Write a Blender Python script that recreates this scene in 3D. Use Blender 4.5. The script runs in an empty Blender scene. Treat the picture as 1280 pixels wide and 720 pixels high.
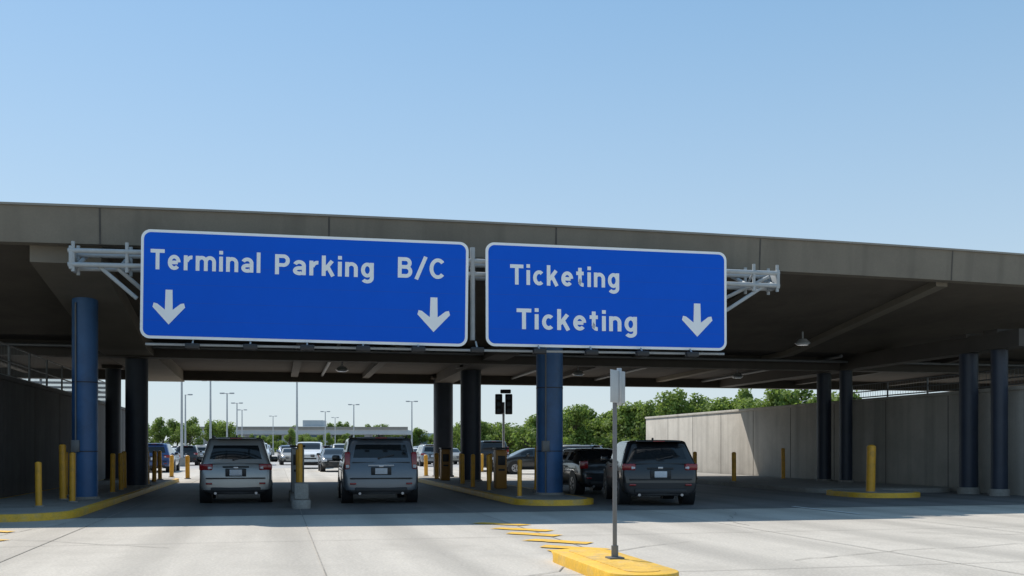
import bpy, bmesh, math, random
from mathutils import Vector, Matrix
random.seed(7)
S=bpy.context.scene
R=math.radians
YAW=R(13)
U=Vector((math.cos(YAW),math.sin(YAW),0)); V=Vector((-math.sin(YAW),math.cos(YAW),0))
def W(a,b,z=0.0): return U*a+V*b+Vector((0,0,z))

# ------------------------------------------------------------ materials
MC={}
def mat(name,col,rough=0.6,metal=0.0,var=0.15,scale=2.0,bump=0.0,spec=0.5,coat=0.0,stretch=None,dirt=None,dirtscale=0.4,dirtmax=.75,streak=None,grain=0.0,lanes=None):
    if name in MC: return MC[name]
    m=bpy.data.materials.new(name); m.use_nodes=True
    nt=m.node_tree; N=nt.nodes; L=nt.links
    bs=N['Principled BSDF']
    bs.inputs['Roughness'].default_value=rough
    bs.inputs['Metallic'].default_value=metal
    bs.inputs['Specular IOR Level'].default_value=spec
    if coat: bs.inputs['Coat Weight'].default_value=coat; bs.inputs['Coat Roughness'].default_value=0.05
    geo=N.new('ShaderNodeTexCoord')
    src=geo.outputs['Object']
    if stretch:
        mp=N.new('ShaderNodeMapping'); mp.inputs['Scale'].default_value=stretch
        vt=N.new('ShaderNodeVectorRotate'); vt.rotation_type='Z_AXIS'; vt.inputs['Angle'].default_value=-YAW
        L.new(src,vt.inputs['Vector'])
        L.new(vt.outputs[0],mp.inputs['Vector']); src2=mp.outputs[0]
    else: src2=src
    n=N.new('ShaderNodeTexNoise'); n.inputs['Scale'].default_value=scale; n.inputs['Detail'].default_value=6; n.inputs['Roughness'].default_value=0.65
    L.new(src2,n.inputs['Vector'])
    cr=N.new('ShaderNodeMapRange'); cr.inputs['From Min'].default_value=0.3; cr.inputs['From Max'].default_value=0.7
    cr.inputs['To Min'].default_value=1-var; cr.inputs['To Max'].default_value=1+var
    L.new(n.outputs['Fac'],cr.inputs['Value'])
    fac=cr.outputs[0]
    if grain:
        ng=N.new('ShaderNodeTexNoise'); ng.inputs['Scale'].default_value=28; ng.inputs['Detail'].default_value=3; L.new(src,ng.inputs['Vector'])
        cg=N.new('ShaderNodeMapRange'); cg.inputs['From Min'].default_value=.3; cg.inputs['From Max'].default_value=.7; cg.inputs['To Min'].default_value=1-grain; cg.inputs['To Max'].default_value=1+grain
        L.new(ng.outputs['Fac'],cg.inputs['Value'])
        mu=N.new('ShaderNodeMath'); mu.operation='MULTIPLY'; L.new(fac,mu.inputs[0]); L.new(cg.outputs[0],mu.inputs[1]); fac=mu.outputs[0]
    if lanes:   # soft rubber-polished bands where the wheels run, broken up by noise
        sp=N.new('ShaderNodeSeparateXYZ'); L.new(vt.outputs[0],sp.inputs[0])
        w1=N.new('ShaderNodeMath'); w1.operation='MULTIPLY_ADD'; w1.inputs[1].default_value=math.tau/1.9; w1.inputs[2].default_value=.9; L.new(sp.outputs['X'],w1.inputs[0])
        w2=N.new('ShaderNodeMath'); w2.operation='SINE'; L.new(w1.outputs[0],w2.inputs[0])
        mpb=N.new('ShaderNodeMapping'); mpb.inputs['Scale'].default_value=(.5,.05,1); L.new(vt.outputs[0],mpb.inputs['Vector'])
        nb=N.new('ShaderNodeTexNoise'); nb.inputs['Scale'].default_value=1.0; nb.inputs['Detail'].default_value=5; L.new(mpb.outputs[0],nb.inputs['Vector'])
        w3=N.new('ShaderNodeMath'); w3.operation='MULTIPLY'; L.new(w2.outputs[0],w3.inputs[0]); L.new(nb.outputs['Fac'],w3.inputs[1])
        w4=N.new('ShaderNodeMapRange'); w4.inputs['From Min'].default_value=0; w4.inputs['From Max'].default_value=.6; w4.inputs['To Min'].default_value=1; w4.inputs['To Max'].default_value=1-lanes
        L.new(w3.outputs[0],w4.inputs['Value'])
        mu2=N.new('ShaderNodeMath'); mu2.operation='MULTIPLY'; L.new(fac,mu2.inputs[0]); L.new(w4.outputs[0],mu2.inputs[1]); fac=mu2.outputs[0]
    mx=N.new('ShaderNodeVectorMath'); mx.operation='SCALE'
    mx.inputs[0].default_value=col[:3]
    L.new(fac,mx.inputs['Scale'])
    out=mx.outputs[0]
    if dirt:
        n2=N.new('ShaderNodeTexNoise'); n2.inputs['Scale'].default_value=dirtscale; n2.inputs['Detail'].default_value=8; n2.inputs['Roughness'].default_value=0.7
        L.new(src,n2.inputs['Vector'])
        c2=N.new('ShaderNodeMapRange'); c2.inputs['From Min'].default_value=0.5; c2.inputs['From Max'].default_value=0.72
        c2.inputs['To Min'].default_value=0; c2.inputs['To Max'].default_value=dirtmax
        L.new(n2.outputs['Fac'],c2.inputs['Value'])
        mm=N.new('ShaderNodeMix'); mm.data_type='RGBA'
        L.new(c2.outputs[0],mm.inputs['Factor']); L.new(out,mm.inputs[6]); mm.inputs[7].default_value=(*dirt,1)
        out=mm.outputs[2]
    if streak:   # vertical rain streaks
        mp2=N.new('ShaderNodeMapping'); mp2.inputs['Scale'].default_value=(2.2,2.2,.12); L.new(src,mp2.inputs['Vector'])
        n4=N.new('ShaderNodeTexNoise'); n4.inputs['Scale'].default_value=1.0; n4.inputs['Detail'].default_value=5; L.new(mp2.outputs[0],n4.inputs['Vector'])
        c4=N.new('ShaderNodeMapRange'); c4.inputs['From Min'].default_value=.48; c4.inputs['From Max'].default_value=.75; c4.inputs['To Max'].default_value=.6
        L.new(n4.outputs['Fac'],c4.inputs['Value'])
        m4=N.new('ShaderNodeMix'); m4.data_type='RGBA'; L.new(c4.outputs[0],m4.inputs['Factor']); L.new(out,m4.inputs[6]); m4.inputs[7].default_value=(*streak,1); out=m4.outputs[2]
    L.new(out,bs.inputs['Base Color'])
    if bump:
        n3=N.new('ShaderNodeTexNoise'); n3.inputs['Scale'].default_value=scale*8; n3.inputs['Detail'].default_value=5
        L.new(src,n3.inputs['Vector'])
        bp=N.new('ShaderNodeBump'); bp.inputs['Strength'].default_value=bump; bp.inputs['Distance'].default_value=0.02
        L.new(n3.outputs['Fac'],bp.inputs['Height']); L.new(bp.outputs[0],bs.inputs['Normal'])
    MC[name]=m; return m
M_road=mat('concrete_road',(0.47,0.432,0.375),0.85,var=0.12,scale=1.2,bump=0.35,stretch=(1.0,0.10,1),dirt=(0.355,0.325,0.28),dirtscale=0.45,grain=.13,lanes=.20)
M_shade=mat('canopy_shade_paving',(0.175,0.17,0.165),0.75,var=0.14,scale=1.2,bump=0.3,stretch=(1.0,0.10,1),dirt=(0.11,0.108,0.105),dirtscale=0.5,grain=.12,lanes=.25)  # canopy shade deepened by a darker base colour; no separate paving here
M_lot=mat('lot_pavement',(0.36,0.35,0.34),0.9,var=0.12,scale=0.3,bump=0.2,dirt=(0.22,0.215,0.21),dirtscale=.1)
M_ground=mat('dry_grass',(0.12,0.14,0.06),0.95,var=0.3,scale=0.2,bump=0.4)
M_joint=mat('joint_tar',(0.28,0.26,0.23),0.9,var=0.3,scale=3)
M_jdark=mat('wall_joint',(0.09,0.08,0.07),0.9,var=0.3,scale=3)
M_crack=mat('crack_seal',(0.22,0.205,0.18),0.8,var=0.2,scale=3)
M_yel=mat('yellow_paint',(0.76,0.44,0.04),0.6,var=0.12,scale=4,bump=0.1,dirt=(0.42,0.34,0.20),dirtscale=2.2,grain=.1)
M_ypost=mat('bollard_yellow',(0.72,0.36,0.03),0.45,var=0.1,scale=5,dirt=(0.35,0.2,0.06),dirtscale=3)
M_conc=mat('island_concrete',(0.30,0.285,0.26),0.9,var=0.15,scale=1.5,bump=0.3,dirt=(0.18,0.17,0.16),dirtscale=1.0,grain=.12)
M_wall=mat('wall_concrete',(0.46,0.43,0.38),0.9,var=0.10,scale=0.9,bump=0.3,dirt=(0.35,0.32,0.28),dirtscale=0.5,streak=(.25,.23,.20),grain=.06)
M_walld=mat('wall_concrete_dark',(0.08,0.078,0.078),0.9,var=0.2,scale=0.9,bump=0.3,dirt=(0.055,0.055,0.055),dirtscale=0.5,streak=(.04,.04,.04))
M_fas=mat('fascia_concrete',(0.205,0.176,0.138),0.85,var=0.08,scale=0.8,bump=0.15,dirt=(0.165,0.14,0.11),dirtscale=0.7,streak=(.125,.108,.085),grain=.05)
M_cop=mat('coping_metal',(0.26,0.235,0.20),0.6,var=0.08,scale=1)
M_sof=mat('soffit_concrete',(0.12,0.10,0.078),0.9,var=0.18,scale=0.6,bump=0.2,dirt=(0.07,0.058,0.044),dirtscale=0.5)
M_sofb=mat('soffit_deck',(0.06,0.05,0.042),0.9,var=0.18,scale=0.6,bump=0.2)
M_beam=mat('beam_steel',(0.07,0.06,0.05),0.75,var=0.15,scale=1)
M_beaml=mat('beam_light',(0.19,0.165,0.13),0.8,var=0.12,scale=1)
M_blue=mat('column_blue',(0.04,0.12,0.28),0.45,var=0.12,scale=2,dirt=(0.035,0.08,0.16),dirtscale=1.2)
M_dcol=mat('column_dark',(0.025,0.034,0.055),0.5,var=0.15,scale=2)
M_sblue=mat('sign_blue',(0.002,0.105,0.66),0.5,var=0.035,scale=0.8,spec=0.15)
M_white=mat('sign_white',(0.88,0.89,0.90),0.5,var=0.03,scale=2,spec=0.3)
M_alu=mat('galvanised_steel',(0.45,0.46,0.47),0.45,metal=0.6,var=0.1,scale=4)
M_gal=mat('gantry_paint',(0.38,0.40,0.41),0.5,var=0.1,scale=4)
M_rail=mat('railing_steel',(0.16,0.165,0.17),0.5,metal=.3,var=0.1,scale=4)
M_black=mat('black_plastic',(0.02,0.02,0.022),0.5,var=0.1)
M_rub=mat('tyre_rubber',(0.02,0.02,0.02),0.85,var=0.2,scale=6)
M_rim=mat('alloy_rim',(0.45,0.45,0.47),0.3,metal=0.8,var=0.05)
M_glass=mat('car_glass',(0.012,0.015,0.018),0.05,var=0.02,spec=0.5)
M_red=mat('tail_light_red',(0.28,0.01,0.012),0.15,var=0.05,coat=0.6)
M_hl=mat('headlight_lens',(0.6,0.62,0.65),0.1,var=0.05,spec=0.8)
M_plate=mat('number_plate',(0.6,0.62,0.66),0.5,var=0.1,scale=12)
M_bark=mat('bark',(0.09,0.07,0.05),0.9,var=0.2)
M_roof=mat('roof_membrane',(0.5,0.49,0.46),0.8,var=0.1)
M_bldg=mat('distant_building',(0.45,0.47,0.48),0.8,var=0.08,scale=0.3)
M_dgl=mat('distant_glazing',(0.10,0.14,0.18),0.3,var=0.1)

# ------------------------------------------------------------ mesh builder
class MB:
    def __init__(s): s.bm=bmesh.new(); s.mats=[]
    def mi(s,m):
        if m not in s.mats: s.mats.append(m)
        return s.mats.index(m)
    def add(s,bm2,m,M=None,smooth=False):
        if M is not None: bmesh.ops.transform(bm2,matrix=M,verts=bm2.verts)
        i=s.mi(m) if m else None
        for f in bm2.faces:
            if i is not None: f.material_index=i
            f.smooth=smooth
        me=bpy.data.meshes.new('t'); bm2.to_mesh(me); bm2.free(); s.bm.from_mesh(me); bpy.data.meshes.remove(me)
    def box(s,c,size,m,rotz=0.0,bev=0.0,rot=None,seg=2):
        b=bmesh.new(); bmesh.ops.create_cube(b,size=1)
        bmesh.ops.scale(b,vec=Vector(size),verts=b.verts)
        if bev>0: bmesh.ops.bevel(b,geom=b.edges[:],offset=bev,segments=seg,profile=0.5,affect='EDGES')
        MM=Matrix.Translation(Vector(c))@(rot if rot is not None else Matrix.Rotation(rotz,4,'Z'))
        s.add(b,m,MM,smooth=False)
    def cyl(s,p0,p1,r0,m,r1=None,seg=16,cap=True):
        p0=Vector(p0);p1=Vector(p1); r1=r0 if r1 is None else r1
        d=p1-p0; b=bmesh.new()
        bmesh.ops.create_cone(b,cap_ends=cap,segments=seg,radius1=r0,radius2=r1,depth=d.length)
        q=Vector((0,0,1)).rotation_difference(d.normalized()).to_matrix().to_4x4()
        s.add(b,m,Matrix.Translation((p0+p1)/2)@q,smooth=False)
    def prism(s,pts,z0,z1,m,mtop=None,bev=0.0):
        b=bmesh.new()
        vs=[b.verts.new((p[0],p[1],z0)) for p in pts]
        f=b.faces.new(vs); f.normal_update()
        if f.normal.z<0: f.normal_flip()
        r=bmesh.ops.extrude_face_region(b,geom=[f])
        tv=[v for v in r['geom'] if isinstance(v,bmesh.types.BMVert)]
        for v in tv: v.co.z=z1
        b.normal_update(); bmesh.ops.recalc_face_normals(b,faces=b.faces)
        if bev>0:
            ed=[e for e in b.edges if abs(e.verts[0].co.z-z1)<1e-5 and abs(e.verts[1].co.z-z1)<1e-5]
            bmesh.ops.bevel(b,geom=ed,offset=bev,segments=2,profile=0.5,affect='EDGES')
        i=s.mi(m); j=s.mi(mtop or m)
        b.normal_update()
        for f in b.faces: f.material_index = j if f.normal.z>0.95 else i
        me=bpy.data.meshes.new('t'); b.to_mesh(me); b.free(); s.bm.from_mesh(me); bpy.data.meshes.remove(me)
    def face(s,pts,m,smooth=False):
        f=s.bm.faces.new([s.bm.verts.new(Vector(p)) for p in pts]); f.material_index=s.mi(m); f.smooth=smooth
    def mesh(s,name):
        me=bpy.data.meshes.new(name); s.bm.to_mesh(me); s.bm.free()
        for m in s.mats: me.materials.append(m)
        return me
    def build(s,name,parent=None,auto=True):
        o=bpy.data.objects.new(name,s.mesh(name)); S.collection.objects.link(o)
        if parent: o.parent=parent
        if auto: shade(o.data)
        return o
def shade(me,ang=35):
    b=bmesh.new(); b.from_mesh(me)
    for f in b.faces: f.smooth=True
    for e in b.edges:
        if len(e.link_faces)==2: e.smooth = e.calc_face_angle(0)<R(ang)
        else: e.smooth=True
    b.to_mesh(me); b.free()
def empty(name,loc=(0,0,0),mat_=None):
    o=bpy.data.objects.new(name,None); S.collection.objects.link(o); o.empty_display_size=0.3
    if mat_ is not None: o.matrix_world=mat_
    else: o.location=loc
    return o

# ------------------------------------------------------------ ground and roads
g=MB(); g.face([(-2500,-400,0),(2500,-400,0),(2500,4000,0),(-2500,4000,0)],M_ground); g.build('ground')
g=MB(); g.face([W(-30,-25,.004),W(45,-25,.004),W(45,75,.004),W(-30,75,.004)],M_road); g.build('road')
g=MB(); g.face([W(-30,22.5,.008),W(45,22.5,.008),W(45,44.5,.008),W(-30,44.5,.008)],M_shade); g.build('canopy_shade_sheet')  # dark sheet added over the road to deepen the shade under the canopy
g=MB(); g.face([W(-110,75,.004),W(70,75,.004),W(70,330,.004),W(-110,330,.004)],M_lot)
g.build('parking_lot_pavement')
g=MB()
for b in [i*5.0+1.2 for i in range(0,15)]:
    g.face([W(-7,b,.012),W(22,b,.012),W(22,b+.016,.012),W(-7,b+.016,.012)],M_joint)
for a in (-3.4,0.55,4.35,8.3,12.4,16.4):
    g.face([W(a,-20,.0125),W(a+.018,-20,.0125),W(a+.018,75,.0125),W(a,75,.0125)],M_joint)
g.build('pavement_joints')
g=MB(); ro=random.Random(9)
for a,b,da,db,n in ((-5.5,13,.10,.38,22),(1.2,9.5,.26,.25,20),(6.5,12,.33,.12,22),(10.5,15.5,.3,-.10,20),(-1.5,15.5,-.25,.20,14),(8.6,17.6,.1,.35,14)):
    pts=[(a,b)]
    for k in range(n): pts.append((pts[-1][0]+da+ro.gauss(0,.09),pts[-1][1]+db+ro.gauss(0,.09)))
    for k in range(n):
        p=W(*pts[k],.0135); q=W(*pts[k+1],.0135); d=(q-p).normalized(); nn=Vector((-d.y,d.x,0))*ro.uniform(.004,.011)
        g.face([p-nn,q-nn,q+nn,p+nn],M_crack)
g.build('pavement_cracks')

def ring(a0,a1,b0,b1,rn,rf=None,n=10):
    pts=[]; rf=rn if rf is None else rf
    def arc(ca,cb,r,t0,t1):
        for k in range(n+1):
            t=t0+(t1-t0)*k/n; pts.append((ca+r*math.cos(t),cb+r*math.sin(t)))
    arc(a1-rn,b0+rn,rn,-math.pi/2,0); arc(a1-rf,b1-rf,rf,0,math.pi/2)
    arc(a0+rf,b1-rf,rf,math.pi/2,math.pi); arc(a0+rn,b0+rn,rn,math.pi,1.5*math.pi)
    return pts
def island(name,a0,a1,b0,b1,rn,h=.15,kerb=.16,top=None,km=None):
    e=empty(name)
    out=[W(*p) for p in ring(a0,a1,b0,b1,rn)]
    k=MB(); k.prism([(p.x,p.y) for p in out],0,h,km or M_yel,bev=.02); k.build('kerb',e)
    inn=[W(*p) for p in ring(a0+kerb,a1-kerb,b0+kerb,b1-kerb,max(rn-kerb,.05))]
    t=MB(); t.prism([(p.x,p.y) for p in inn],h-.05,h+.006,top or M_conc); t.build('slab',e)
    return e
island('traffic_island',-6.96,-4.0,21.6,47,1.4)
island('traffic_island',5.9,8.05,24.6,47,1.0)
island('traffic_island',3.42,4.22,10.0,12.85,.38,h=.14,kerb=.2,top=mat('yellow_paint_worn',(0.70,0.42,0.06),0.7,var=0.2,scale=4,bump=.3,dirt=(.40,.34,.24),dirtscale=2.6,grain=.15))
island('sidewalk',16.7,21.95,29.2,60,1.2,km=M_conc)
island('traffic_island',16.4,18.6,26.2,29.0,.9)
e=empty('ticket_lane_island')
k=MB(); o_=[W(*p) for p in ring(.38,.82,24.7,31,.2)]; k.prism([(p.x,p.y) for p in o_],0,.22,M_conc,bev=.03); k.build('slab',e)
k=MB()
k.box(W(.6,25.0,.42),(.34,.5,.4),M_conc,YAW,.05); k.build('crash_block',e)

# hand-sprayed, worn yellow hatching leading up to the sign island
g=MB(); rs=random.Random(21); lev=[0]
def stroke(a0,b0,a1,b1,w):
    lev[0]+=1
    p0=W(a0,b0);p1=W(a1,b1);d=(p1-p0).normalized();n=Vector((-d.y,d.x,0))*w/2
    z=Vector((0,0,.016+.0004*lev[0])); k=6; L_=[];R_=[]
    for i in range(k+1):
        p=p0.lerp(p1,i/k)+z; L_.append(p+n*rs.uniform(.8,1.15)+d*(rs.uniform(-.05,.05))); R_.append(p-n*rs.uniform(.8,1.15)+d*(rs.uniform(-.05,.05)))
    g.face(R_+L_[::-1],M_yel)
for b,l in ((19.3,.75),(18.0,.85),(16.9,.7),(15.6,.8),(14.5,.7)):
    stroke(3.8+rs.uniform(-.05,.05),b,3.8+l,b-l*1.0,.34)
stroke(3.9,13.9,3.85,13.0,.4)
for b in (17.2,15.7,14.4): stroke(-4.9,b+.6,-4.1,b,.28)
stroke(-5.3,19.6,-4.4,19.0,.25); stroke(-6.6,21.0,-5.0,20.4,.2)
g.build('yellow_road_markings')
g=MB()
M_wp=mat('white_road_paint',(0.7,0.7,0.68),0.6,var=0.1,scale=3,dirt=(0.45,0.44,0.42),dirtscale=1.5)
for a in (12.4,):
    for b in range(20,60,9): g.face([W(a-.06,b,.016),W(a+.06,b,.016),W(a+.06,b+3,.016),W(a-.06,b+3,.016)],M_wp)
for r_ in range(4):
    for i in range(30):
        a=-45+i*2.8; b=88+r_*18
        g.face([W(a,b,.012),W(a+.12,b,.012),W(a+.12,b+5,.012),W(a,b+5,.012)],M_wp)
g.build('white_road_markings')

# ------------------------------------------------------------ canopy
canopy=empty('parking_entrance_canopy')
def fb(a):
    return min(23.9+(.003 if a<7 else .0035)*(a-7)**2,25.4 if a<7 else 25.2)
def sofz(b,a):
    f=fb(a)
    if b<=f: return 6.0
    if b<f+9: return 6.0-1.1*(b-f)/9
    return 4.9-.15*min(1,(b-f-9)/13)
As=[-45+i*1.5 for i in range(68)]
roof=MB(); fas=MB(); cop=MB(); sof=MB()
for i in range(len(As)-1):
    a,c=As[i],As[i+1]; f0,f1=fb(a),fb(c)
    fas.face([W(a,f0,5.98),W(c,f1,5.98),W(c,f1-.06,6.78),W(a,f0-.06,6.78)],M_fas)
    fas.face([W(a,f0,5.98),W(a,f0+.35,5.98),W(c,f1+.35,5.98),W(c,f1,5.98)],M_fas)
    fas.face([W(a,f0+.35,5.98),W(a,f0+.35,6.1),W(c,f1+.35,6.1),W(c,f1+.35,5.98)],M_fas)
    cop.face([W(a,f0-.10,6.782),W(c,f1-.10,6.782),W(c,f1-.10,6.83),W(a,f0-.10,6.83)],M_cop)
    cop.face([W(a,f0-.10,6.83),W(c,f1-.10,6.83),W(c,f1+.3,6.83),W(a,f0+.3,6.83)],M_cop)
    cop.face([W(a,f0-.10,6.782),W(a,f0-.05,6.782),W(c,f1-.05,6.782),W(c,f1-.10,6.782)],M_cop)
    roof.face([W(a,f0+.3,6.825),W(c,f1+.3,6.825),W(c,47,6.5),W(a,47,6.5)],M_roof)
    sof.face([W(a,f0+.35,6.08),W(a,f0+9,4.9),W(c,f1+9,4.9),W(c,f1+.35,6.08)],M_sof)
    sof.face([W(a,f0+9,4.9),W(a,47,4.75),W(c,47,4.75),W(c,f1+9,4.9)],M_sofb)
    fas.face([W(a,47,4.75),W(a,47,6.5),W(c,47,6.5),W(c,47,4.75)],M_fas)
roof.build('roof',canopy); fas.build('fascia',canopy); cop.build('coping',canopy); sof.build('soffit',canopy)
j=MB()
for a in (-20,-14.5,-9.2,-3.8,1.2,6.6,12.0,17.8,23.4,29):
    f=fb(a); 
    p=[W(a-.02,f-.006,5.985),W(a+.02,f-.006,5.985),W(a+.02,f-.066,6.77),W(a-.02,f-.066,6.77)]
    j.face(p,M_jdark)
j.build('fascia_joints',canopy)
def slopebeam(mb,a,w,dep,m,b1=46.5):
    f=fb(a)+.4
    path=[(f,6.06),(f+8.6,4.92),(b1,4.77)]
    for (b0,z0),(bb,z1) in zip(path[:-1],path[1:]):
        q=[W(a-w/2,b0,z0+.1),W(a+w/2,b0,z0+.1),W(a+w/2,bb,z1+.1),W(a-w/2,bb,z1+.1)]
        r=[W(a-w/2,b0,z0-dep),W(a+w/2,b0,z0-dep),W(a+w/2,bb,z1-dep),W(a-w/2,bb,z1-dep)]
        mb.face([r[0],r[1],q[1],q[0]],m); mb.face([r[3],r[2],r[1],r[0]],m)
        mb.face([r[1],r[2],q[2],q[1]],m); mb.face([r[0],q[0],q[3],r[3]],m); mb.face([r[2],r[3],q[3],q[2]],m)
bm_=MB()
slopebeam(bm_,-4.6,1.5,.45,M_beaml)
slopebeam(bm_,17.8,.35,.18,M_beaml)
slopebeam(bm_,7.4,.8,.4,M_beam)
for a in (-26,-20,-15,-10,0.8,3.9,12.5,25,30,36,42): slopebeam(bm_,a,.3,.22,M_beam)
bm_.build('girders',canopy)
tb=MB()
for b,d,z in ((28.0,.7,5.15),(35.4,.6,4.45),(46.2,.5,4.42)):
    c=(W(-38,b)+W(55,b))/2
    if b>30: tb.box((c.x,c.y,z+.2),(93,d,.5),M_beam,YAW)
tb.box(W(21.2,36,4.65),(.6,21,.5),M_beam,YAW)
for a in (2.0,10.6,14.6,20.0): 
    tb.cyl(W(a,33.5,4.78),W(a,46,4.66),.06,M_rail,seg=8)
tb.cyl(W(-20,34.6,4.68),W(40,34.6,4.68),.05,M_rail,seg=8)
tb.build('cross_beams',canopy)
cl=MB()
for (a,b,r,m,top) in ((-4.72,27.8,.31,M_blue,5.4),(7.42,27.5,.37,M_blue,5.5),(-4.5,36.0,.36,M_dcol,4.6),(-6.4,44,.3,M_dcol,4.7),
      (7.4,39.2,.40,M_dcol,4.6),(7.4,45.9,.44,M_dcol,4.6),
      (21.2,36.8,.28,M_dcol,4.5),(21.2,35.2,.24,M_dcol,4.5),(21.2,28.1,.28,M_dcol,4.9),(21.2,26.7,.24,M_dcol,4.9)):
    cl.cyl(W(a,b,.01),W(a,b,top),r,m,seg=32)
    cl.cyl(W(a,b,.011),W(a,b,.22),r+.05,M_conc,seg=32)
    cl.box(W(a,b,top+.02),(r*2.6,r*2.6,.14),M_beam,YAW,.01)
    if m is M_blue:
        for z in (1.35,3.1): cl.cyl(W(a,b,z),W(a,b,z+.03),r+.006,M_dcol,seg=32)
        # conduit and junction box strapped to the column
        q=W(a,b)+Vector((-.3,-.95,0)).normalized()*(r+.03)
        cl.cyl((q.x,q.y,.2),(q.x,q.y,top-.3),.022,M_rail,seg=8); cl.box((q.x,q.y,1.5),(.2,.12,.3),M_rail,YAW,.01)
cl.build('columns',canopy)
lt=MB()
for a,b in ((16.8,30.5),(11.5,30.5),(2.3,30.5),(-2,30.5),(2.5,40),(12,40),(19,40),(-8,31)):
    z=sofz(b,a)
    lt.cyl(W(a,b,z+.02),W(a,b,z-.22),.03,M_gal,seg=8)
    lt.cyl(W(a,b,z-.22),W(a,b,z-.36),.12,M_gal,r1=.26,seg=20)
    lt.cyl(W(a,b,z-.36),W(a,b,z-.42),.25,M_hl,r1=.18,seg=20)
lt.build('ceiling_lights',canopy)

# ------------------------------------------------------------ signs
def rrect(w,h,r,n=8):
    pts=[]
    for cx,cy,t0 in ((w/2-r,h/2-r,0),(-w/2+r,h/2-r,90),(-w/2+r,-h/2+r,180),(w/2-r,-h/2+r,270)):
        for k in range(n+1):
            t=R(t0+90*k/n); pts.append((cx+r*math.cos(t),cy+r*math.sin(t)))
    return pts
def panel(w,h,r,y0,y1,m,name,parent):
    mb=MB(); p=rrect(w,h,r)
    mb.face([(x,y0,z) for x,z in p],m)
    mb.face([(x,y1,z) for x,z in reversed(p)],M_alu)
    for i in range(len(p)):
        a,b=p[i],p[(i+1)%len(p)]
        mb.face([(a[0],y0,a[1]),(a[0],y1,a[1]),(b[0],y1,b[1]),(b[0],y0,b[1])],M_alu)
    bmesh.ops.remove_doubles(mb.bm,verts=mb.bm.verts,dist=1e-5)
    bmesh.ops.recalc_face_normals(mb.bm,faces=mb.bm.faces)
    return mb.build(name,parent,auto=False)
def A_(cx,cy,rx,ry,t0,t1,n=18): return [(cx+rx*math.cos(R(t0+(t1-t0)*k/n)),cy+ry*math.sin(R(t0+(t1-t0)*k/n))) for k in range(n+1)]
h_=.09
GL={
'T':(.66,[[(.0,.91),(.66,.91)],[(.33,.85),(.33,0)]]),
'P':(.66,[[(h_,0),(h_,1)],[(.15,.91),(.37,.91)]+A_(.38,.69,.19,.22,88,-88)+[(.37,.47),(.15,.47)]]),
'B':(.68,[[(h_,0),(h_,1)],[(.15,.91),(.36,.91)]+A_(.37,.72,.18,.19,88,-88)+[(.36,.53),(.15,.53)],[(.36,.526)]+A_(.38,.31,.205,.22,88,-88)+[(.36,.09),(.15,.09)]]),
'C':(.70,[A_(.39,.5,.30,.415,42,318,30)]),
'/':(.50,[[(.03,-.06),(.47,1.06)]]),
'e':(.60,[[(.12,.37),(.47,.37)],A_(.30,.37,.21,.285,2,318,28)]),
'r':(.41,[[(h_,0),(h_,.74)],A_(.37,.35,.24,.30,165,82,10)]),
'm':(.96,[[(h_,0),(h_,.74)],A_(.285,.44,.195,.215,165,0,14)+[(.48,0)],A_(.675,.44,.195,.215,165,0,14)+[(.87,0)]]),
'i':(.18,[[(h_,0),(h_,.74)],[(h_,.85),(h_,1.03)]]),
'n':(.58,[[(h_,0),(h_,.74)],A_(.285,.43,.205,.22,165,0,14)+[(.49,0)]]),
'a':(.58,[A_(.28,.465,.205,.19,158,0,14)+[(.485,0)],A_(.28,.215,.195,.135,68,292,22)+[(.40,.12)],[(.33,.355),(.42,.355)]]),
'l':(.18,[[(h_,0),(h_,1.02)]]),
'k':(.58,[[(h_,0),(h_,1.02)],[(.47,.76),(.13,.30)],[(.27,.46),(.51,-.01)]]),
'g':(.58,[A_(.285,.37,.20,.285,0,360,30),[(.49,.74),(.49,0)]+A_(.285,-.04,.205,.17,0,-150,14)]),
'c':(.54,[A_(.30,.37,.21,.285,48,312,24)]),
't':(.43,[[(.20,.95),(.20,.24)]+A_(.37,.245,.17,.155,180,275,8),[(.01,.67),(.39,.67)]]),
}
def lettering(txt,x0,x1,z0,z1,parent,name):
    mb=MB(); gap=.15; cur=0; tot=sum(GL[c][0] for c in txt)+gap*(len(txt)-1)
    sx=(x1-x0)/tot; sz=(z1-z0); sw=.18/2; cnt=0
    for c in txt:
        adv,strokes=GL[c]
        for st in strokes:
            n=len(st); Lp=[];Rp=[]
            closed=(Vector(st[0])-Vector(st[-1])).length<1e-4
            for i in range(n):
                if closed: a=Vector(st[(i-1)%(n-1)]); b=Vector(st[(i+1)%(n-1)])
                else: a=Vector(st[max(i-1,0)]); b=Vector(st[min(i+1,n-1)])
                p=Vector(st[i]); d1=(p-a); d2=(b-p)
                if d1.length<1e-6: d1=d2
                if d2.length<1e-6: d2=d1
                d1.normalize(); d2.normalize(); d=(d1+d2).normalized(); nn=Vector((-d.y,d.x)); k=sw/max(.5,nn.dot(Vector((-d1.y,d1.x))))
                Lp.append(p+nn*k); Rp.append(p-nn*k)
            y=-.060-.0009*cnt; cnt=(cnt+1)%5
            f3=lambda q:(x0+(cur+q.x)*sx,y,z0+q.y*sz)
            for i in range(n-1):
                mb.face([f3(Rp[i]),f3(Rp[i+1]),f3(Lp[i+1]),f3(Lp[i])],M_white)
        cur+=adv+gap
    return mb.build(name,parent,auto=False)
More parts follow.
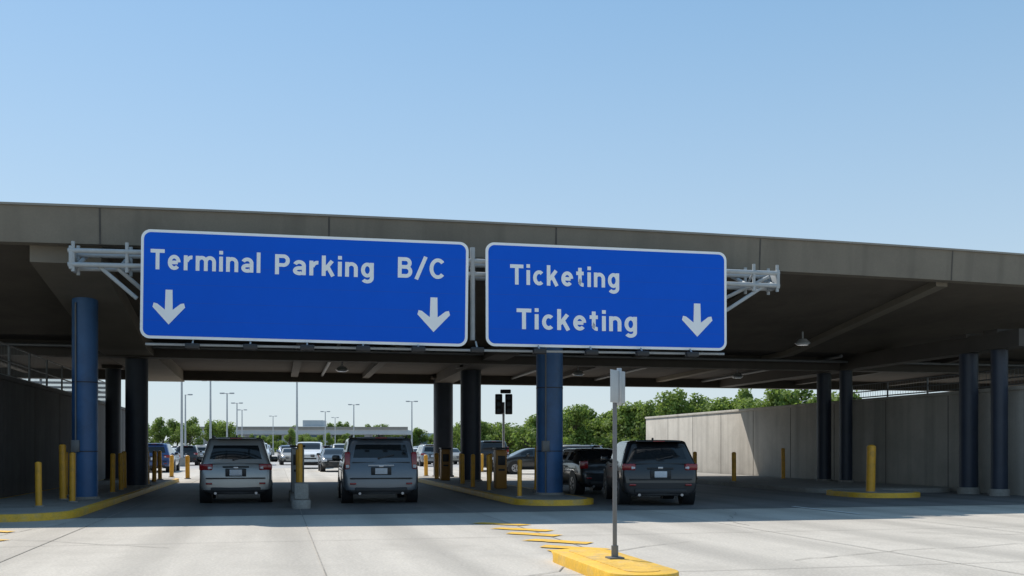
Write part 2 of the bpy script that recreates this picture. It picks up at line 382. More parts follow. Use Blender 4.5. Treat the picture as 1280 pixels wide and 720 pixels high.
def arrow(u0,u1,v0,v1,w,h,parent):
    x0,x1=-w/2+u0*w,-w/2+u1*w; z1,z0=h/2-v0*h,h/2-v1*h
    cx=(x0+x1)/2; hw=(x1-x0)/2; sw=hw*.25; t=(z1-z0)
    mb=MB(); y=-.062
    mb.face([(cx-sw,y,z0+t*.22),(cx+sw,y,z0+t*.22),(cx+sw*.85,y,z1),(cx-sw*.85,y,z1)],M_white)
    for s_ in (-1,1):
        p=[(cx,y-.0015,z0),(cx+s_*hw,y-.0015,z0+t*.50),(cx+s_*hw*.93,y-.0015,z0+t*.62),(cx+s_*hw*.72,y-.0015,z0+t*.60),(cx+s_*sw*.9,y-.0015,z0+t*.42),(cx,y-.0015,z0+t*.36)]
        if s_<0: p=p[::-1]
        mb.face(p,M_white)
    return mb.build('down_arrow',parent,auto=False)
H=2.34
def sign(w,c,yaw,roll,texts,arrows):
    Mx=Matrix.Translation(c)@Matrix.Rotation(yaw,4,'Z')@Matrix.Rotation(roll,4,'Y')
    e=empty('overhead_direction_sign',mat_=Mx)
    panel(w,H,.20,-.05,0,M_white,'border_plate',e)
    panel(w-.12,H-.12,.15,-.056,-.051,M_sblue,'blue_face',e)
    for t,u0,u1,v0,v1 in texts:
        lettering(t,-w/2+u0*w,-w/2+u1*w,H/2-v1*H,H/2-v0*H,e,'lettering')
    for a in arrows: arrow(*a,w,H,e)
    mb=MB()
    for k in range(1,6):
        z=-H/2+H*k/6; mb.face([(-w/2+.08,-.0572,z-.003),(w/2-.08,-.0572,z-.003),(w/2-.08,-.0572,z+.003),(-w/2+.08,-.0572,z+.003)],mat('sign_seam',(0.002,0.07,0.5),.5,var=.02))
    mb.build('panel_seams',e,auto=False)
    mb=MB()
    n=int(w/1.2)
    for i in range(n):
        x=-w/2+.6+i*(w-1.2)/(n-1)
        mb.box((x,.06,0),(.08,.11,H-.2),M_alu)
    mb.build('stiffeners',e)
    return e
sign(7.05,Vector((-4.48,22.5,4.935)),R(8.2),R(.7),
  [('Terminal',.0285,.355,.18,.366),('Parking',.399,.702,.185,.372),('B/C',.777,.9236,.168,.362)],
  [(.036,.132,.55,.87),(.840,.943,.54,.87)])
sign(5.84,Vector((2.245,23.75,4.925)),R(12.9),R(-.15),
  [('Ticketing',.096,.540,.205,.40),('Ticketing',.1214,.614,.63,.83)],
  [(.805,.937,.53,.865)])
gan=empty('sign_gantry')
mb=MB()
def gp(t,off,z):
    if t<-.8: 
        x=t; y=23.0+(t+1.0)*.1435
    else: x=t; y=23.05+(t+.6)*.2285
    n=Vector((-.19,.98,0)); return Vector((x,y,z))+n*off
for z,r in ((5.70,.055),(5.40,.055)):
    for off in (.25,.75):
        mb.cyl(gp(-9.5,off,z),gp(-.9,off,z),r,M_gal,seg=12)
        mb.cyl(gp(-.9,off,z),gp(6.55,off,z),r,M_gal,seg=12)
for t in (-9.4,-8.3,-7,-5.5,-4,-2.5,-1,.5,2,3.5,5,5.9,6.5):
    mb.cyl(gp(t,.25,5.25),gp(t,.25,5.9),.04,M_gal,seg=8)
    mb.cyl(gp(t,.25,5.70),gp(t,.75,5.40),.03,M_gal,seg=8)
    mb.cyl(gp(t,.75,5.25),gp(t,.75,5.9),.04,M_gal,seg=8)
for t in (-9.3,-8.4,-5.2,-2.5,-.8,1.8,4.6,5.7,6.4):
    mb.cyl(gp(t,.75,5.7),gp(t,2.2,6.1),.06,M_gal,seg=8)
    mb.cyl(gp(t,.25,5.4),gp(t,1.9,6.05),.05,M_gal,seg=8)
mb.cyl(gp(-8.5,.3,5.35),gp(-8.05,.6,4.95),.05,M_gal,seg=8)
mb.cyl(gp(-8.9,.3,5.4),gp(-8.1,.3,4.7),.045,M_gal,seg=8)
mb.cyl(gp(6.2,.3,5.4),gp(5.2,.3,4.75),.045,M_gal,seg=8)
mb.cyl(gp(6.4,.5,5.65),gp(5.3,.6,5.1),.045,M_gal,seg=8)
mb.box(gp(-9.45,.5,5.55),(.08,.6,.5),M_gal,YAW,.01)
mb.box(gp(6.5,.5,5.55),(.08,.6,.45),M_gal,YAW,.01)
mb.cyl(gp(-.85,.25,3.9),gp(-.85,.25,6.0),.06,M_gal,seg=10)
mb.build('truss',gan)
mb=MB()
mb.cyl(gp(-7.9,.15,3.70),gp(-.9,.15,3.66),.03,M_gal,seg=8)
mb.cyl(gp(-.9,.15,3.66),gp(5.1,.15,3.70),.03,M_gal,seg=8)
for t in (-6.9,-5.7,-4.5,-3.3,-2.1,-.8,.6,1.8,3.0,4.2):
    mb.cyl(gp(t,.1,3.85),gp(t,-.15,3.66),.02,M_gal,seg=6)
    mb.box(gp(t,-.12,3.64),(.30,.16,.12),M_black,YAW,.02)
mb.build('sign_lights',gan)

e=empty('post_sign'); p=W(3.9,11.5)
mb=MB(); mb.cyl((p.x,p.y,.13),(p.x,p.y,2.30),.026,M_rail,seg=12); mb.cyl((p.x,p.y,.14),(p.x,p.y,.30),.042,M_rail,seg=12)
mb.box((p.x,p.y,.155),(.18,.18,.02),M_rail,YAW); mb.build('post',e)
mb=MB(); pc=Vector((p.x+.03,p.y-.05,2.17))
rm=Matrix.Rotation(R(62),4,'Z')
mb.box(pc,(.44,.012,.38),M_gal,bev=.004,rot=rm); mb.box(pc+Vector((.02,.03,0)),(.04,.05,.44),M_alu,bev=.004,rot=rm)
mb.build('plate',e)

# ------------------------------------------------------------ walls + fences
def wall(name,a0,a1,b0,b1,h,m):
    e=empty(name); mb=MB()
    c=W((a0+a1)/2,(b0+b1)/2,h/2); mb.box(c,(abs(a1-a0),b1-b0,h),m,YAW,.02)
    mb.build('panels',e)
    cp=MB(); c=W((a0+a1)/2,(b0+b1)/2,h+.06); cp.box(c,(abs(a1-a0)+.1,b1-b0+.1,.12),m,YAW,.015); cp.build('coping',e)
    jn=MB(); k=b0+3
    face=a1 if a0<0 else a0
    sgn=1 if a0<0 else -1
    while k<b1:
        jn.box(W(face+sgn*.003,k,h/2+.05),(.012,.025,h-.12),M_jdark,YAW); k+=3.6
    jn.build('joints',e)
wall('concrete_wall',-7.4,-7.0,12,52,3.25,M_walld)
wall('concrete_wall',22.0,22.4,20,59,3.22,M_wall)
def fence(name,a,b0,b1,z0,h,step=2.4):
    e=empty(name); mb=MB(); b=b0
    while b<=b1+.01:
        mb.cyl(W(a,b,z0),W(a,b,z0+h),.035,M_rail,seg=8); b+=step
    for z in (z0+h-.02,z0+h*.5,z0+.08): mb.cyl(W(a,b0,z),W(a,b1,z),.022,M_rail,seg=8)
    mb.build('posts_and_rails',e)
    w=MB(); k=b0; 
    while k<b1:
        w.cyl(W(a,k,z0+.05),W(a,k,z0+h),.006,M_rail,seg=4,cap=False); k+=.16
    w.build('wires',e)
fence('railing',22.2,22,37,3.33,.6)
fence('railing',-7.2,26,51,3.36,.95)
e=empty('louvre_screen'); mb=MB()
for i in range(9): mb.box(W(-14,52,3.0+i*.22),(13,.06,.11),M_gal,YAW)
for a in (-20.4,-17.2,-14,-10.8,-7.6): mb.cyl(W(a,52.1,0),W(a,52.1,5.0),.06,M_gal,seg=8)
mb.build('slats',e)

# ------------------------------------------------------------ bollards
rbb=random.Random(4)
def bollard(a,b,h,r=.075,z=.15):
    mb=MB(); mb.cyl((0,0,0),(0,0,h-r*.6),r,M_ypost,seg=20)
    bb=bmesh.new(); bmesh.ops.create_uvsphere(bb,u_segments=20,v_segments=10,radius=r); bmesh.ops.scale(bb,vec=(1,1,.6),verts=bb.verts)
    mb.add(bb,M_ypost,Matrix.Translation((0,0,h-r*.6)))
    mb.cyl((0,0,0),(0,0,.03),r+.05,M_conc,seg=20)
    o=mb.build('bollard'); o.location=W(a,b,z); o.rotation_euler=(R(rbb.uniform(-1.2,1.2)),R(rbb.uniform(-1.2,1.2)),0); return o
for a,b,h,r in ((-5.1,24.4,1.0,.07),(-5.2,27.6,1.4,.085),(-4.75,26.3,1.2,.07),
    (-4.6,31.5,1.15,.07),(-4.6,33.2,1.15,.07),(-4.7,34.6,1.2,.07),(-4.4,38,1.2,.08),(-4.5,41,1.2,.08),(-5.6,30,1.2,.07),(-4.6,44,1.2,.08),
    (6.3,26.4,1.0,.06),(7.8,30.5,1.35,.06),(6.3,30.4,1.1,.06),(6.3,33,1.1,.07),(7.6,34,1.1,.07),(6.5,36,1.1,.08),(7.7,37,1.1,.08),(6.5,42,1.1,.09),(7.7,43,1.1,.09),
    (17.0,26.9,1.4,.13),(17.2,36.5,1.15,.085),(17.3,40.5,1.15,.085),(17.2,46,1.2,.09),(20.6,39,1.3,.08),(17.2,52,1.2,.09)):
    bollard(a,b,h,r)
for b,h in ((26.2,1.35),(28.5,1.2),(30.4,1.1)): bollard(.6,b,h,.06,.22)
for a,b in ((-4,50),(-3,52),(-5,53),(6.5,50),(7.5,52),(8.6,54),(10.5,56),(9.5,50),(-2.5,57),(12,60)): bollard(a,b,1.1,.1,.01)

def ticket_machine(a,b,z,m):
    mb=MB(); mb.box((0,0,.62),(.36,.42,1.24),m,bev=.04); mb.box((0,-.214,.9),(.24,.02,.3),M_black,bev=.005); mb.box((0,-.22,.6),(.2,.02,.06),M_black)
    mb.box((0,-.08,1.28),(.42,.6,.06),M_black,bev=.02)
    o=mb.build('ticket_machine'); o.location=W(a,b,z); o.rotation_euler=(0,0,YAW)
M_ora=mat('machine_orange',(0.42,0.20,0.04),.5,var=.1)
ticket_machine(.6,29.4,.22,M_gal); ticket_machine(7.0,32.0,.156,M_ora); ticket_machine(6.6,40.5,.156,M_ora); ticket_machine(-4.9,39,.156,M_ora)

e=empty('traffic_signal',loc=(-.4,48,0)); mb=MB()
mb.cyl((0,0,0),(0,0,3.6),.06,M_alu,seg=10); mb.cyl((0,0,0),(0,0,.3),.14,M_alu,seg=12); mb.build('pole',e)
mb=MB()
for x,y in ((-.22,0),(.25,.05)):
    mb.box((x,y-.08,3.5),(.34,.26,.95),M_black,bev=.04)
    for z in (3.2,3.5,3.8):
        mb.cyl((x,y-.2,z),(x,y-.36,z),.12,M_black,seg=14,cap=False); mb.cyl((x,y-.21,z),(x,y-.22,z),.1,M_dgl,seg=14)
mb.box((.1,0,4.1),(.5,.3,.18),M_black,bev=.04); mb.build('signal_heads',e)

# ------------------------------------------------------------ cars
def superbody(p,paint):
    hw=p['w']/2; L=p['L']; belt=p['belt']; rz=p['roof']; rh=hw*p['rw']; zb=p.get('zb',.28)
    rake=p['rake']; trunk=p.get('trunk',0)
    st=[]
    if trunk==0:
        st+= [(0,hw*.95,belt,rz-.05,rh*.93,1.0),(.14,hw*.985,belt,rz-.015,rh*.97,.92),(.42,hw,belt,rz,rh,.5)]
        wins=[(.42+rake*.55,1.3),(1.38,2.2),(2.28,2.95)]
    else:
        dk=belt+.04
        st+= [(0,hw*.93,belt-.08,dk-.05,rh*.98,1.0),(.15,hw*.97,belt-.05,dk,rh*1.02,.8),(trunk,hw,belt,dk+.03,rh*1.02,0)]
        wins=[(trunk+.55,1.75),(1.83,2.55),(2.63,3.0)]
    ys=sorted({w_ for ww in wins for w_ in ww})
    for y in ys: st.append((y,hw,belt,rz,rh,0.0))
    wy=3.0 if L<4.9 else 3.2
    st[-1]=(wy,hw,belt,rz-.03,rh,0)
    hz=belt+.04
    st+= [(wy+.38,hw,belt,(rz+hz)/2-.0,rh*1.02,0),(wy+.78,hw,belt-.02,hz,hw*.84,0),(L-.5,hw*.98,belt-.12,belt-.05,hw*.80,0),(L-.14,hw*.93,belt-.2,belt-.15,hw*.76,0),(L,hw*.80,belt-.3,belt-.26,hw*.66,0)]
    T=(.82,.42,0,-.42,-.82)
    rings=[]
    bm=bmesh.new()
    mats=[paint,M_glass,M_black]
    def half(s):
        y,w,bz,z1,rw,k=s; h=z1-bz
        return [(w*.80,zb-.02),(w*.96,zb+.05),(w*.995,zb+.28),(w,bz-.22),(w*.975,bz-.02),(w*.95,bz+.05*h),(rw+(w*.95-rw)*.15,bz+.84*h),(rw,bz+.94*h)],z1
    def yoff(z,k):
        t=max(0,(z-belt)/(rz-belt)); b=max(0,(z-.75)/(belt-.75)) if z<belt else 1
        return k*(rake*t+.10*min(1,b))
    for s in st:
        pts,z1=half(s); r=[]
        for x,z in pts: r.append(bm.verts.new((x,s[0]+yoff(z,s[5]) if trunk==0 else s[0]+(.10*s[5] if z>.7 else 0),z)))
        rw=pts[7][0]
        for t in T:
            z=pts[7][1]+(z1-pts[7][1])*(1-t*t*.35)
            r.append(bm.verts.new((rw*t*.98,s[0]+(yoff(z,s[5]) if trunk==0 else .1*s[5]),z)))
        for x,z in reversed(pts): r.append(bm.verts.new((-x,s[0]+yoff(z,s[5]) if trunk==0 else s[0]+(.10*s[5] if z>.7 else 0),z)))
        rings.append(r)
    n=len(rings[0])
    for i in range(len(rings)-1):
        ya,yb=st[i][0],st[i+1][0]
        A,B=rings[i],rings[i+1]
        isw=any(ya>=w_[0]-1e-4 and yb<=w_[1]+1e-4 for w_ in wins) 
        ws = ya>=wy-1e-4 and yb<=wy+.79
        rwn = trunk>0 and ya>=trunk-1e-4 and yb<=trunk+.56
        for q in range(n):
            q2=(q+1)%n
            f=bm.faces.new([A[q],A[q2],B[q2],B[q]])
            m=0
            if q in (5,n-2-5) and (isw or (ws and ya<wy+.1)): m=1
            if 7<=q<=n-9 and (ws or rwn): m=1
            if q in (0,n-2,n-1): m=2
            if p.get('clad') and q in (1,n-3): m=2
            f.material_index=m
    def cap(r,sgn):
        rows=[]
        for i in range(8):
            row=[r[i]]
            for t in T:
                if i==7: row.append(None)
                else:
                    x=r[i].co.x*t*(1.05 if i in(5,6) else 1); y=r[i].co.y-sgn*.07*(1-t*t); row.append(bm.verts.new((x,y,r[i].co.z)))
            row.append(r[n-1-i]); rows.append(row)
        for k in range(5): rows[7][1+k]=r[8+k]
        for i in range(7):
            for k in range(6):
                q=[rows[i][k],rows[i+1][k],rows[i+1][k+1],rows[i][k+1]]
                if sgn<0: q=q[::-1]
                f=bm.faces.new(q); m=0
                if sgn>0 and trunk==0 and i==5 and 1<=k<=4: m=1
                if i==0 or (p.get('clad') and i==1): m=2
                if sgn<0 and i in (2,) and 1<=k<=4: m=2
                f.material_index=m
    cap(rings[0],1); cap(rings[-1],-1)
    bmesh.ops.recalc_face_normals(bm,faces=bm.faces)
    me=bpy.data.meshes.new('b'); bm.to_mesh(me); bm.free()
    o=bpy.data.objects.new('b',me); S.collection.objects.link(o)
    md=o.modifiers.new('s','SUBSURF'); md.levels=2; md.render_levels=2
    bpy.context.view_layer.update()
    me2=bpy.data.meshes.new_from_object(o.evaluated_get(bpy.context.evaluated_depsgraph_get()))
    bpy.data.objects.remove(o); bpy.data.meshes.remove(me)
    return me2,mats,yoff
CAR={}
def car_mesh(key,p,paint):
    if key in CAR: return CAR[key]
    me2,mats,yoff=superbody(p,paint)
    mb=MB(); 
    for m in mats: mb.mi(m)
    mb.bm.from_mesh(me2)
    for f in mb.bm.faces: f.smooth=True
    hw=p['w']/2; L=p['L']; belt=p['belt']; rz=p['roof']; rh=hw*p['rw']; trunk=p.get('trunk',0); rake=p['rake']
    def ry(z): return (yoff(z,1.0) if trunk==0 else .1)
    wr=p.get('wr',.36)
    for y in (.88,L-.88):
        for s in (-1,1):
            mb.cyl((s*(hw-.02),y,wr),(s*(hw-.26),y,wr),wr,M_rub,seg=28)
            mb.cyl((s*(hw+.0),y,wr),(s*(hw-.1),y,wr),wr*.93,M_rub,seg=28)
            mb.cyl((s*(hw+.008),y,wr),(s*(hw-.05),y,wr),wr*.62,M_rim,seg=20)
            mb.cyl((s*(hw+.014),y,wr),(s*(hw-.05),y,wr),wr*.16,M_black,seg=12)
            for k in range(5):
                t=k*math.tau/5
                mb.box((s*(hw+.01),y+math.cos(t+.63)*wr*.38,wr+math.sin(t+.63)*wr*.38),(.012,wr*.16,wr*.26),M_black,rot=Matrix.Rotation(t+.63-math.pi/2,4,'X'))
            mb.cyl((s*(hw+.002),y,wr+.02),(s*(hw-.3),y,wr+.02),wr+.07,M_black,seg=28)
    mb.box((0,L/2,.30),(hw*1.6,L-.6,.14),M_black,bev=.03)
    tl=p['tl']
    for s in (-1,1):
        if tl=='tall':
            z=belt+.02; mb.box((s*hw*.865,ry(z)+.045,z),(.15,.20,.46),M_red,bev=.04,rot=Matrix.Rotation(R(-6),4,'X'))
            mb.box((s*hw*.865,ry(z-.2)+.0,z-.14),(.09,.18,.09),M_hl,bev=.02)
        elif tl=='wide':
            z=belt-.10; mb.box((s*hw*.80,ry(z)+.03,z),(.34,.16,.17),M_red,bev=.035,rot=Matrix.Rotation(s*R(14),4,'Z'))
            mb.box((s*hw*.70,ry(z)-.03,z-.02),(.10,.10,.07),M_hl,bev=.015)
        else:
            z=belt-.06; mb.box((s*hw*.84,ry(z)+.03,z),(.26,.20,.25),M_red,bev=.04,rot=Matrix.Rotation(s*R(12),4,'Z'))
        mb.box((s*hw*.72,-.035,.52),(.16,.06,.05),M_red,bev=.012,rot=Matrix.Rotation(s*R(6),4,'Z'))
        mb.box((s*hw*.74,L-.13,belt-.30),(.36,.26,.15),M_hl,bev=.04,rot=Matrix.Rotation(-s*R(22),4,'Z'))
        mb.box((s*(hw+.09),3.02,belt+.07),(.22,.14,.16),paint,bev=.045)
        mb.box((s*(hw+.10),2.945,belt+.07),(.17,.01,.11),M_glass,bev=.003)
        mb.box((s*(hw-.02),3.05,belt+.02),(.1,.06,.05),M_black)
        for y in (1.55,2.4): mb.box((s*(hw+.004),y,belt-.13),(.03,.16,.03),p.get('trim',M_black),bev=.008)
        if p.get('rails'):
            mb.cyl((s*rh*.88,.55+rake*.6,rz+.03),(s*rh*.88,2.8,rz+.03),.018,p['rails'],seg=8)
            for y in (.6+rake*.6,1.7,2.75): mb.cyl((s*rh*.88,y,rz-.03),(s*rh*.88,y,rz+.03),.016,p['rails'],seg=8)
    zp=p.get('zp',.80)
    mb.box((0,ry(zp)-.055,zp),(.52,.05,.21),M_black,bev=.02)
    mb.box((0,ry(zp)-.086,zp),(.31,.012,.155),M_plate,bev=.004)
    mb.box((0,ry(zp+.15)-.06,zp+.145),(.66,.05,.045),p.get('trim',M_black),bev=.012)
    mb.box((0,-.05,.655),(hw*1.62,.10,.03),M_black,bev=.012)
    mb.box((0,-.035,.36),(hw*1.35,.08,.13),M_black,bev=.03)
    mb.box((0,ry(belt-.03)-.045,belt-.015),(hw*1.5,.03,.014),M_black)
    for s in (-1,1): mb.cyl((s*hw*.55,-.06,.27),(s*hw*.55,.2,.27),.035,M_rim,seg=12)
    if trunk==0:
        z=rz-.07; mb.box((0,ry(z)-.07,z+.035),(rh*1.5,.22,.035),paint,bev=.015)
        mb.box((0,ry(z)-.185,z+.033),(.3,.02,.022),M_red,bev=.004)
        zc=belt+.10
        mb.box((.13,ry(zc)-.075,zc+.03),(.42,.02,.02),M_black,rot=Matrix.Rotation(R(-14),4,'Y'))
        mb.cyl((-.06,ry(zc)-.03,zc-.01),(-.06,ry(zc)-.1,zc-.01),.03,M_black,seg=10)
        mb.box((0,ry(belt-.2)-.072,belt-.12),(.12,.01,.05),M_rim,bev=.003)
    mb.box((0,.9+rake if trunk==0 else 1.6,rz+.03),(.04,.13,.06),M_black,bev=.012)
    mb.box((0,L+.03,belt-.36),(hw*1.0,.06,.2),M_black,bev=.03); mb.box((0,L+.06,belt-.36),(hw*.9,.02,.03),M_rim)
    mb.box((0,L+.01,.42),(hw*1.4,.06,.14),M_black,bev=.03)
    me=mb.mesh(key); shade(me,40); CAR[key]=me; bpy.data.meshes.remove(me2); return me
def car(name,key,p,paint,x,y,yaw):
    o=bpy.data.objects.new(name,car_mesh(key,p,paint)); S.collection.objects.link(o)
    o.location=(x,y,.017); o.rotation_euler=(0,0,yaw); return o
def paint(n,c,metal=.5): return mat(n,c,.32,metal=metal,var=.03,scale=3,coat=.8)
P_sil=paint('paint_silver',(.34,.34,.33)); P_gry=paint('paint_grey_blue',(.12,.14,.165)); P_blk=paint('paint_black',(.008,.008,.009),.1)
P_wht=paint('paint_white',(.75,.75,.74),0); P_tan=paint('paint_beige',(.32,.29,.24),.2); P_blu=paint('paint_blue',(.03,.07,.2),.3); P_dk=paint('paint_charcoal',(.03,.035,.04),.3)
SUV=dict(w=1.84,L=4.5,belt=1.04,roof=1.72,rw=.75,rake=.30,tl='wide',rails=M_black,zp=.80)
BOX=dict(w=1.98,L=4.7,belt=1.08,roof=1.73,rw=.82,rake=.16,tl='tall',rails=M_black,trim=M_rim,zp=.84,wr=.38)
BLK=dict(w=1.92,L=4.7,belt=1.06,roof=1.64,rw=.76,rake=.36,tl='wide',rails=None,clad=True,zp=.78,wr=.38)
SED=dict(w=1.80,L=4.6,belt=.98,roof=1.43,rw=.70,rake=.0,trunk=.62,tl='block',zp=.72,wr=.33)
TRK=dict(w=2.05,L=5.2,belt=1.25,roof=1.88,rw=.80,rake=.1,tl='tall',zp=.8,wr=.42,zb=.4)
car('silver_suv','suv_silver',SUV,P_sil,-7.12,26.4,R(14))
car('grey_suv','suv_grey',BOX,P_gry,-3.36,26.3,R(11))
car('black_suv','suv_black',BLK,P_blk,3.68,25.4,R(1))
car('dark_sedan','sedan_dark',SED,P_dk,2.95,31.2,R(13))
car('white_pickup','truck_white',TRK,P_wht,-14.9,76,R(188))
car('dark_van','van_dk',TRK,P_dk,-1.1,62,R(13))
styles=[('suv_silver',SUV,P_sil,'parked_suv'),('sedan_w',SED,P_wht,'parked_sedan'),('sedan_dark',SED,P_dk,'parked_sedan'),('suv_w',SUV,P_wht,'parked_suv'),('sedan_t',SED,P_tan,'parked_sedan'),('suv_blu',SUV,P_blu,'parked_suv'),('suv_black',BLK,P_blk,'parked_suv'),('truck_white',TRK,P_wht,'parked_pickup')]
rr=random.Random(3)
for r_ in range(4):
    for i in range(26):
        if rr.random()<.32: continue
        a=-45+i*2.8+1.4; b=88+r_*18+rr.uniform(0,.6)
        p=W(a,b); xx=p.x/p.y
        if not(-.38<xx<.15): continue
        k=rr.choice(styles); fl=rr.random()<.5
        car(k[3],k[0],k[1],k[2],p.x if not fl else p.x+V.x*4.6,p.y if not fl else p.y+V.y*4.6,YAW+(math.pi if fl else 0)+rr.uniform(-.03,.03))
for x,y,yaw,k in ((-21,60,13,5),(-22.3,66,193,1),(-17.5,68,195,3),(-11.6,66,193,2),(3.6,58,103,2),(6.2,70,60,6),(-6.2,80,13,0)):
    q=styles[k]; car(q[3].replace('parked','moving'),q[0],q[1],q[2],x,y,R(yaw))

# ------------------------------------------------------------ street lamps
def lamp(x,y,h,dbl=True):
    e=empty('street_lamp',loc=(x,y,0)); mb=MB()
    mb.cyl((0,0,0),(0,0,.7),.28,M_conc,seg=14); mb.cyl((0,0,.7),(0,0,h),.11,M_alu,r1=.07,seg=10); mb.build('pole',e)
    mb=MB()
    for s in ((-1,1) if dbl else (1,)):
        mb.cyl((0,0,h-.05),(s*.35,0,h),.04,M_alu,seg=8); mb.box((s*.55,0,h),(.5,.32,.14),M_gal,bev=.04); mb.box((s*.55,0,h-.075),(.34,.22,.02),M_hl)
    mb.build('lamp_heads',e)
for x,y,h,d in ((-25.8,80,7.6,0),(-26.5,90,7.4,1),(-32,115,7.6,1),(-37.6,140,7.6,1),(-43.5,165,7.6,1),(-18.9,90,7.5,0),(-31,170,7.5,1),(-22.4,145,7.6,1),(-13.2,135,7.6,1),(-37,116,7.5,0),(-49,210,8,1),(-38,220,8,1)):
    lamp(x,y,h,bool(d))

e=empty('overpass'); mb=MB()
mb.box((-62,300,6.0),(64,10,1.3),M_bldg,bev=.1); mb.box((-62,294.9,7.1),(64,.25,.9),M_cop)
for x in range(-90,-32,12): mb.box((x,300,2.7),(1.6,6,5.4),M_bldg)
mb.build('deck',e)
e=empty('terminal_building'); mb=MB()
mb.box((-95,420,5),(60,30,10),M_bldg,bev=.2); mb.box((-95,404.9,5.4),(57,.3,4),M_dgl); mb.box((-80,415,11.3),(8,8,2.6),M_bldg)
mb.box((-15,460,4),(90,20,8),M_bldg,bev=.2); mb.box((-15,449.8,4.4),(86,.3,2.4),M_dgl)
mb.build('blocks',e)

# ------------------------------------------------------------ trees
def leafmat(name,c):
    m=bpy.data.materials.new(name); m.use_nodes=True; nt=m.node_tree; N=nt.nodes; L=nt.links; bs=N['Principled BSDF']
    at=N.new('ShaderNodeAttribute'); at.attribute_name='tone'; 
    no=N.new('ShaderNodeTexNoise'); no.inputs['Scale'].default_value=.35; tc=N.new('ShaderNodeTexCoord'); L.new(tc.outputs['Object'],no.inputs['Vector'])
    ad=N.new('ShaderNodeMath'); ad.operation='ADD'; L.new(at.outputs['Fac'],ad.inputs[0]); L.new(no.outputs['Fac'],ad.inputs[1])
    cr=N.new('ShaderNodeValToRGB'); L.new(ad.outputs[0],cr.inputs['Fac'])
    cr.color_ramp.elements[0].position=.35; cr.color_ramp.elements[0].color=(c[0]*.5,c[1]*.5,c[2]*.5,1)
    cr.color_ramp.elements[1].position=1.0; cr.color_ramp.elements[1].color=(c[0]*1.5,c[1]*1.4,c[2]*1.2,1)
    L.new(cr.outputs[0],bs.inputs['Base Color']); bs.inputs['Roughness'].default_value=.7
    tr=N.new('ShaderNodeBsdfTranslucent'); L.new(cr.outputs[0],tr.inputs['Color'])
    mx=N.new('ShaderNodeMixShader'); mx.inputs[0].default_value=.5
    L.new(bs.outputs[0],mx.inputs[1]); L.new(tr.outputs[0],mx.inputs[2]); L.new(mx.outputs[0],N['Material Output'].inputs['Surface'])
    return m
M_leaf=leafmat('foliage',(.15,.225,.05))
def tree_mesh(seed,h,rad,nleaf,ls):
    r=random.Random(seed)
    mb=MB(); top=Vector((r.uniform(-.4,.4),r.uniform(-.4,.4),h*.7))
    mb.cyl((0,0,0),top,.22,M_bark,r1=.07,seg=8)
    clumps=[]
    for i in range(16):
        t=r.uniform(.22,1); ang=r.uniform(0,math.tau); rr_=rad*math.sqrt(max(0,1-abs(t-.5)**2*2.2))*r.uniform(.3,.85)
        c=Vector((math.cos(ang)*rr_,math.sin(ang)*rr_,h*t*.93)); cr=rad*r.uniform(.25,.46)
        clumps.append((c,cr)); 
        s=top*(min(.95,t*.8)); mb.cyl(s,c,.07,M_bark,r1=.02,seg=5,cap=False)
    bm=mb.bm
    lay=bm.faces.layers.float.new('tone'); li=mb.mi(M_leaf)
    for c,cr in clumps:
        ct=r.uniform(-.12,.12)
        for k in range(nleaf//16):
            d=Vector((r.gauss(0,1),r.gauss(0,1),r.gauss(0,1))).normalized()*cr*(r.random()**.4)
            p=c+d; n=(d.normalized()+Vector((r.uniform(-1,1),r.uniform(-1,1),r.uniform(-.6,1)))).normalized()
            t1=n.orthogonal().normalized(); t2=n.cross(t1); s=ls*r.uniform(.6,1.3)
            v=[bm.verts.new(p+t1*s*math.cos(q)*r.uniform(.6,1.1)+t2*s*math.sin(q)*r.uniform(.6,1.1)) for q in (0,1.6,3.1,4.7)]
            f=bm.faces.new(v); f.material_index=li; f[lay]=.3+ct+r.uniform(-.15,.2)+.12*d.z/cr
    return mb.mesh('tree_variant')
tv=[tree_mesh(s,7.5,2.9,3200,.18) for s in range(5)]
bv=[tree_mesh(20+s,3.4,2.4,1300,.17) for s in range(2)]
e=empty('distant_trees')
rt=random.Random(11)
def putt(x,y,sc,ms=tv):
    o=bpy.data.objects.new('tree',rt.choice(ms)); S.collection.objects.link(o); o.parent=e
    o.location=(x,y,-.2); o.rotation_euler=(0,0,rt.uniform(0,6.28)); o.scale=(sc*rt.uniform(.9,1.3),sc*rt.uniform(.9,1.3),sc*rt.uniform(.88,1.12))
n=64
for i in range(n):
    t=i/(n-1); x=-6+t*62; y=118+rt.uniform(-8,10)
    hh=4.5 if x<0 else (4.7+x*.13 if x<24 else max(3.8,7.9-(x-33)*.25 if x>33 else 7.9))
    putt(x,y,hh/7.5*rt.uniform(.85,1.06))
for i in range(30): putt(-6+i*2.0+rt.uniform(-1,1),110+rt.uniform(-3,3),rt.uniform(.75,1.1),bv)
for i in range(34):
    x=-150+i*3.2; putt(x+rt.uniform(-1,1),262+rt.uniform(-9,9),rt.uniform(.95,1.35)*(1 if x<-70 else .6))
for i in range(26): putt(-95+i*4.2,350+rt.uniform(-9,9),rt.uniform(.9,1.3))
for i in range(22): putt(30+i*6,170+rt.uniform(-9,9),rt.uniform(.7,.9))

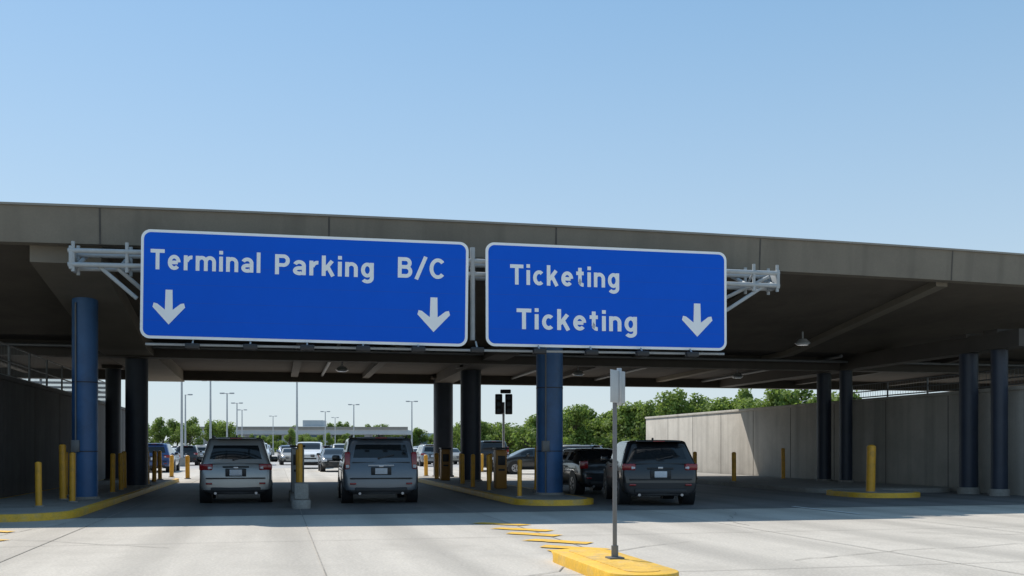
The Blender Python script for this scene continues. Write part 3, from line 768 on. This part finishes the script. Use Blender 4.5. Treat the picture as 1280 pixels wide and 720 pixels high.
# ------------------------------------------------------------ light
sd=Vector((-.46,.42,.79)).normalized()
el=math.asin(sd.z); az=math.atan2(sd.x,sd.y)
w=bpy.data.worlds.new('World'); S.world=w; w.use_nodes=True; nt=w.node_tree; NN=nt.nodes; LL=nt.links
sk=NN.new('ShaderNodeTexSky'); sk.sky_type='NISHITA'; sk.sun_disc=False; sk.sun_elevation=el; sk.sun_rotation=az
sk.air_density=1.0; sk.dust_density=.3; sk.ozone_density=2.0
# pale summer haze towards the horizon
tc=NN.new('ShaderNodeTexCoord'); sx=NN.new('ShaderNodeSeparateXYZ'); LL.new(tc.outputs['Generated'],sx.inputs[0])
mr=NN.new('ShaderNodeMapRange'); mr.interpolation_type='LINEAR'; mr.inputs['From Min'].default_value=-.02; mr.inputs['From Max'].default_value=.42
mr.inputs['To Min'].default_value=.95; mr.inputs['To Max'].default_value=.5; LL.new(sx.outputs['Z'],mr.inputs['Value'])
hz=NN.new('ShaderNodeValToRGB'); LL.new(sx.outputs['Z'],hz.inputs['Fac'])
hz.color_ramp.elements[0].position=0.0; hz.color_ramp.elements[0].color=(.74,.84,.89,1)
hz.color_ramp.elements[1].position=.42; hz.color_ramp.elements[1].color=(.34,.65,.97,1)
hs=NN.new('ShaderNodeVectorMath'); hs.operation='SCALE'; hs.inputs['Scale'].default_value=7.0; LL.new(hz.outputs[0],hs.inputs[0])
mx=NN.new('ShaderNodeMix'); mx.data_type='RGBA'; LL.new(mr.outputs[0],mx.inputs['Factor']); LL.new(sk.outputs[0],mx.inputs[6]); LL.new(hs.outputs[0],mx.inputs[7])
LL.new(mx.outputs[2],NN['Background'].inputs['Color']); NN['Background'].inputs['Strength'].default_value=.128
ld=bpy.data.lights.new('sun','SUN'); ld.energy=5.0; ld.angle=R(.5); ld.color=(1,.94,.86)
lo=bpy.data.objects.new('sun',ld); S.collection.objects.link(lo); lo.rotation_euler=sd.to_track_quat('Z','Y').to_euler(); lo.location=(-40,40,60)
S.view_settings.view_transform='Standard'; S.view_settings.look='None'; S.view_settings.exposure=0; S.view_settings.gamma=1
cd=bpy.data.cameras.new('camera'); cd.lens=36; cd.sensor_width=36; cd.shift_y=200/1280; cd.clip_end=6000; cd.clip_start=.1
co=bpy.data.objects.new('camera',cd); S.collection.objects.link(co); co.location=(0,0,1.45); co.rotation_euler=(R(90),0,0)
S.camera=co
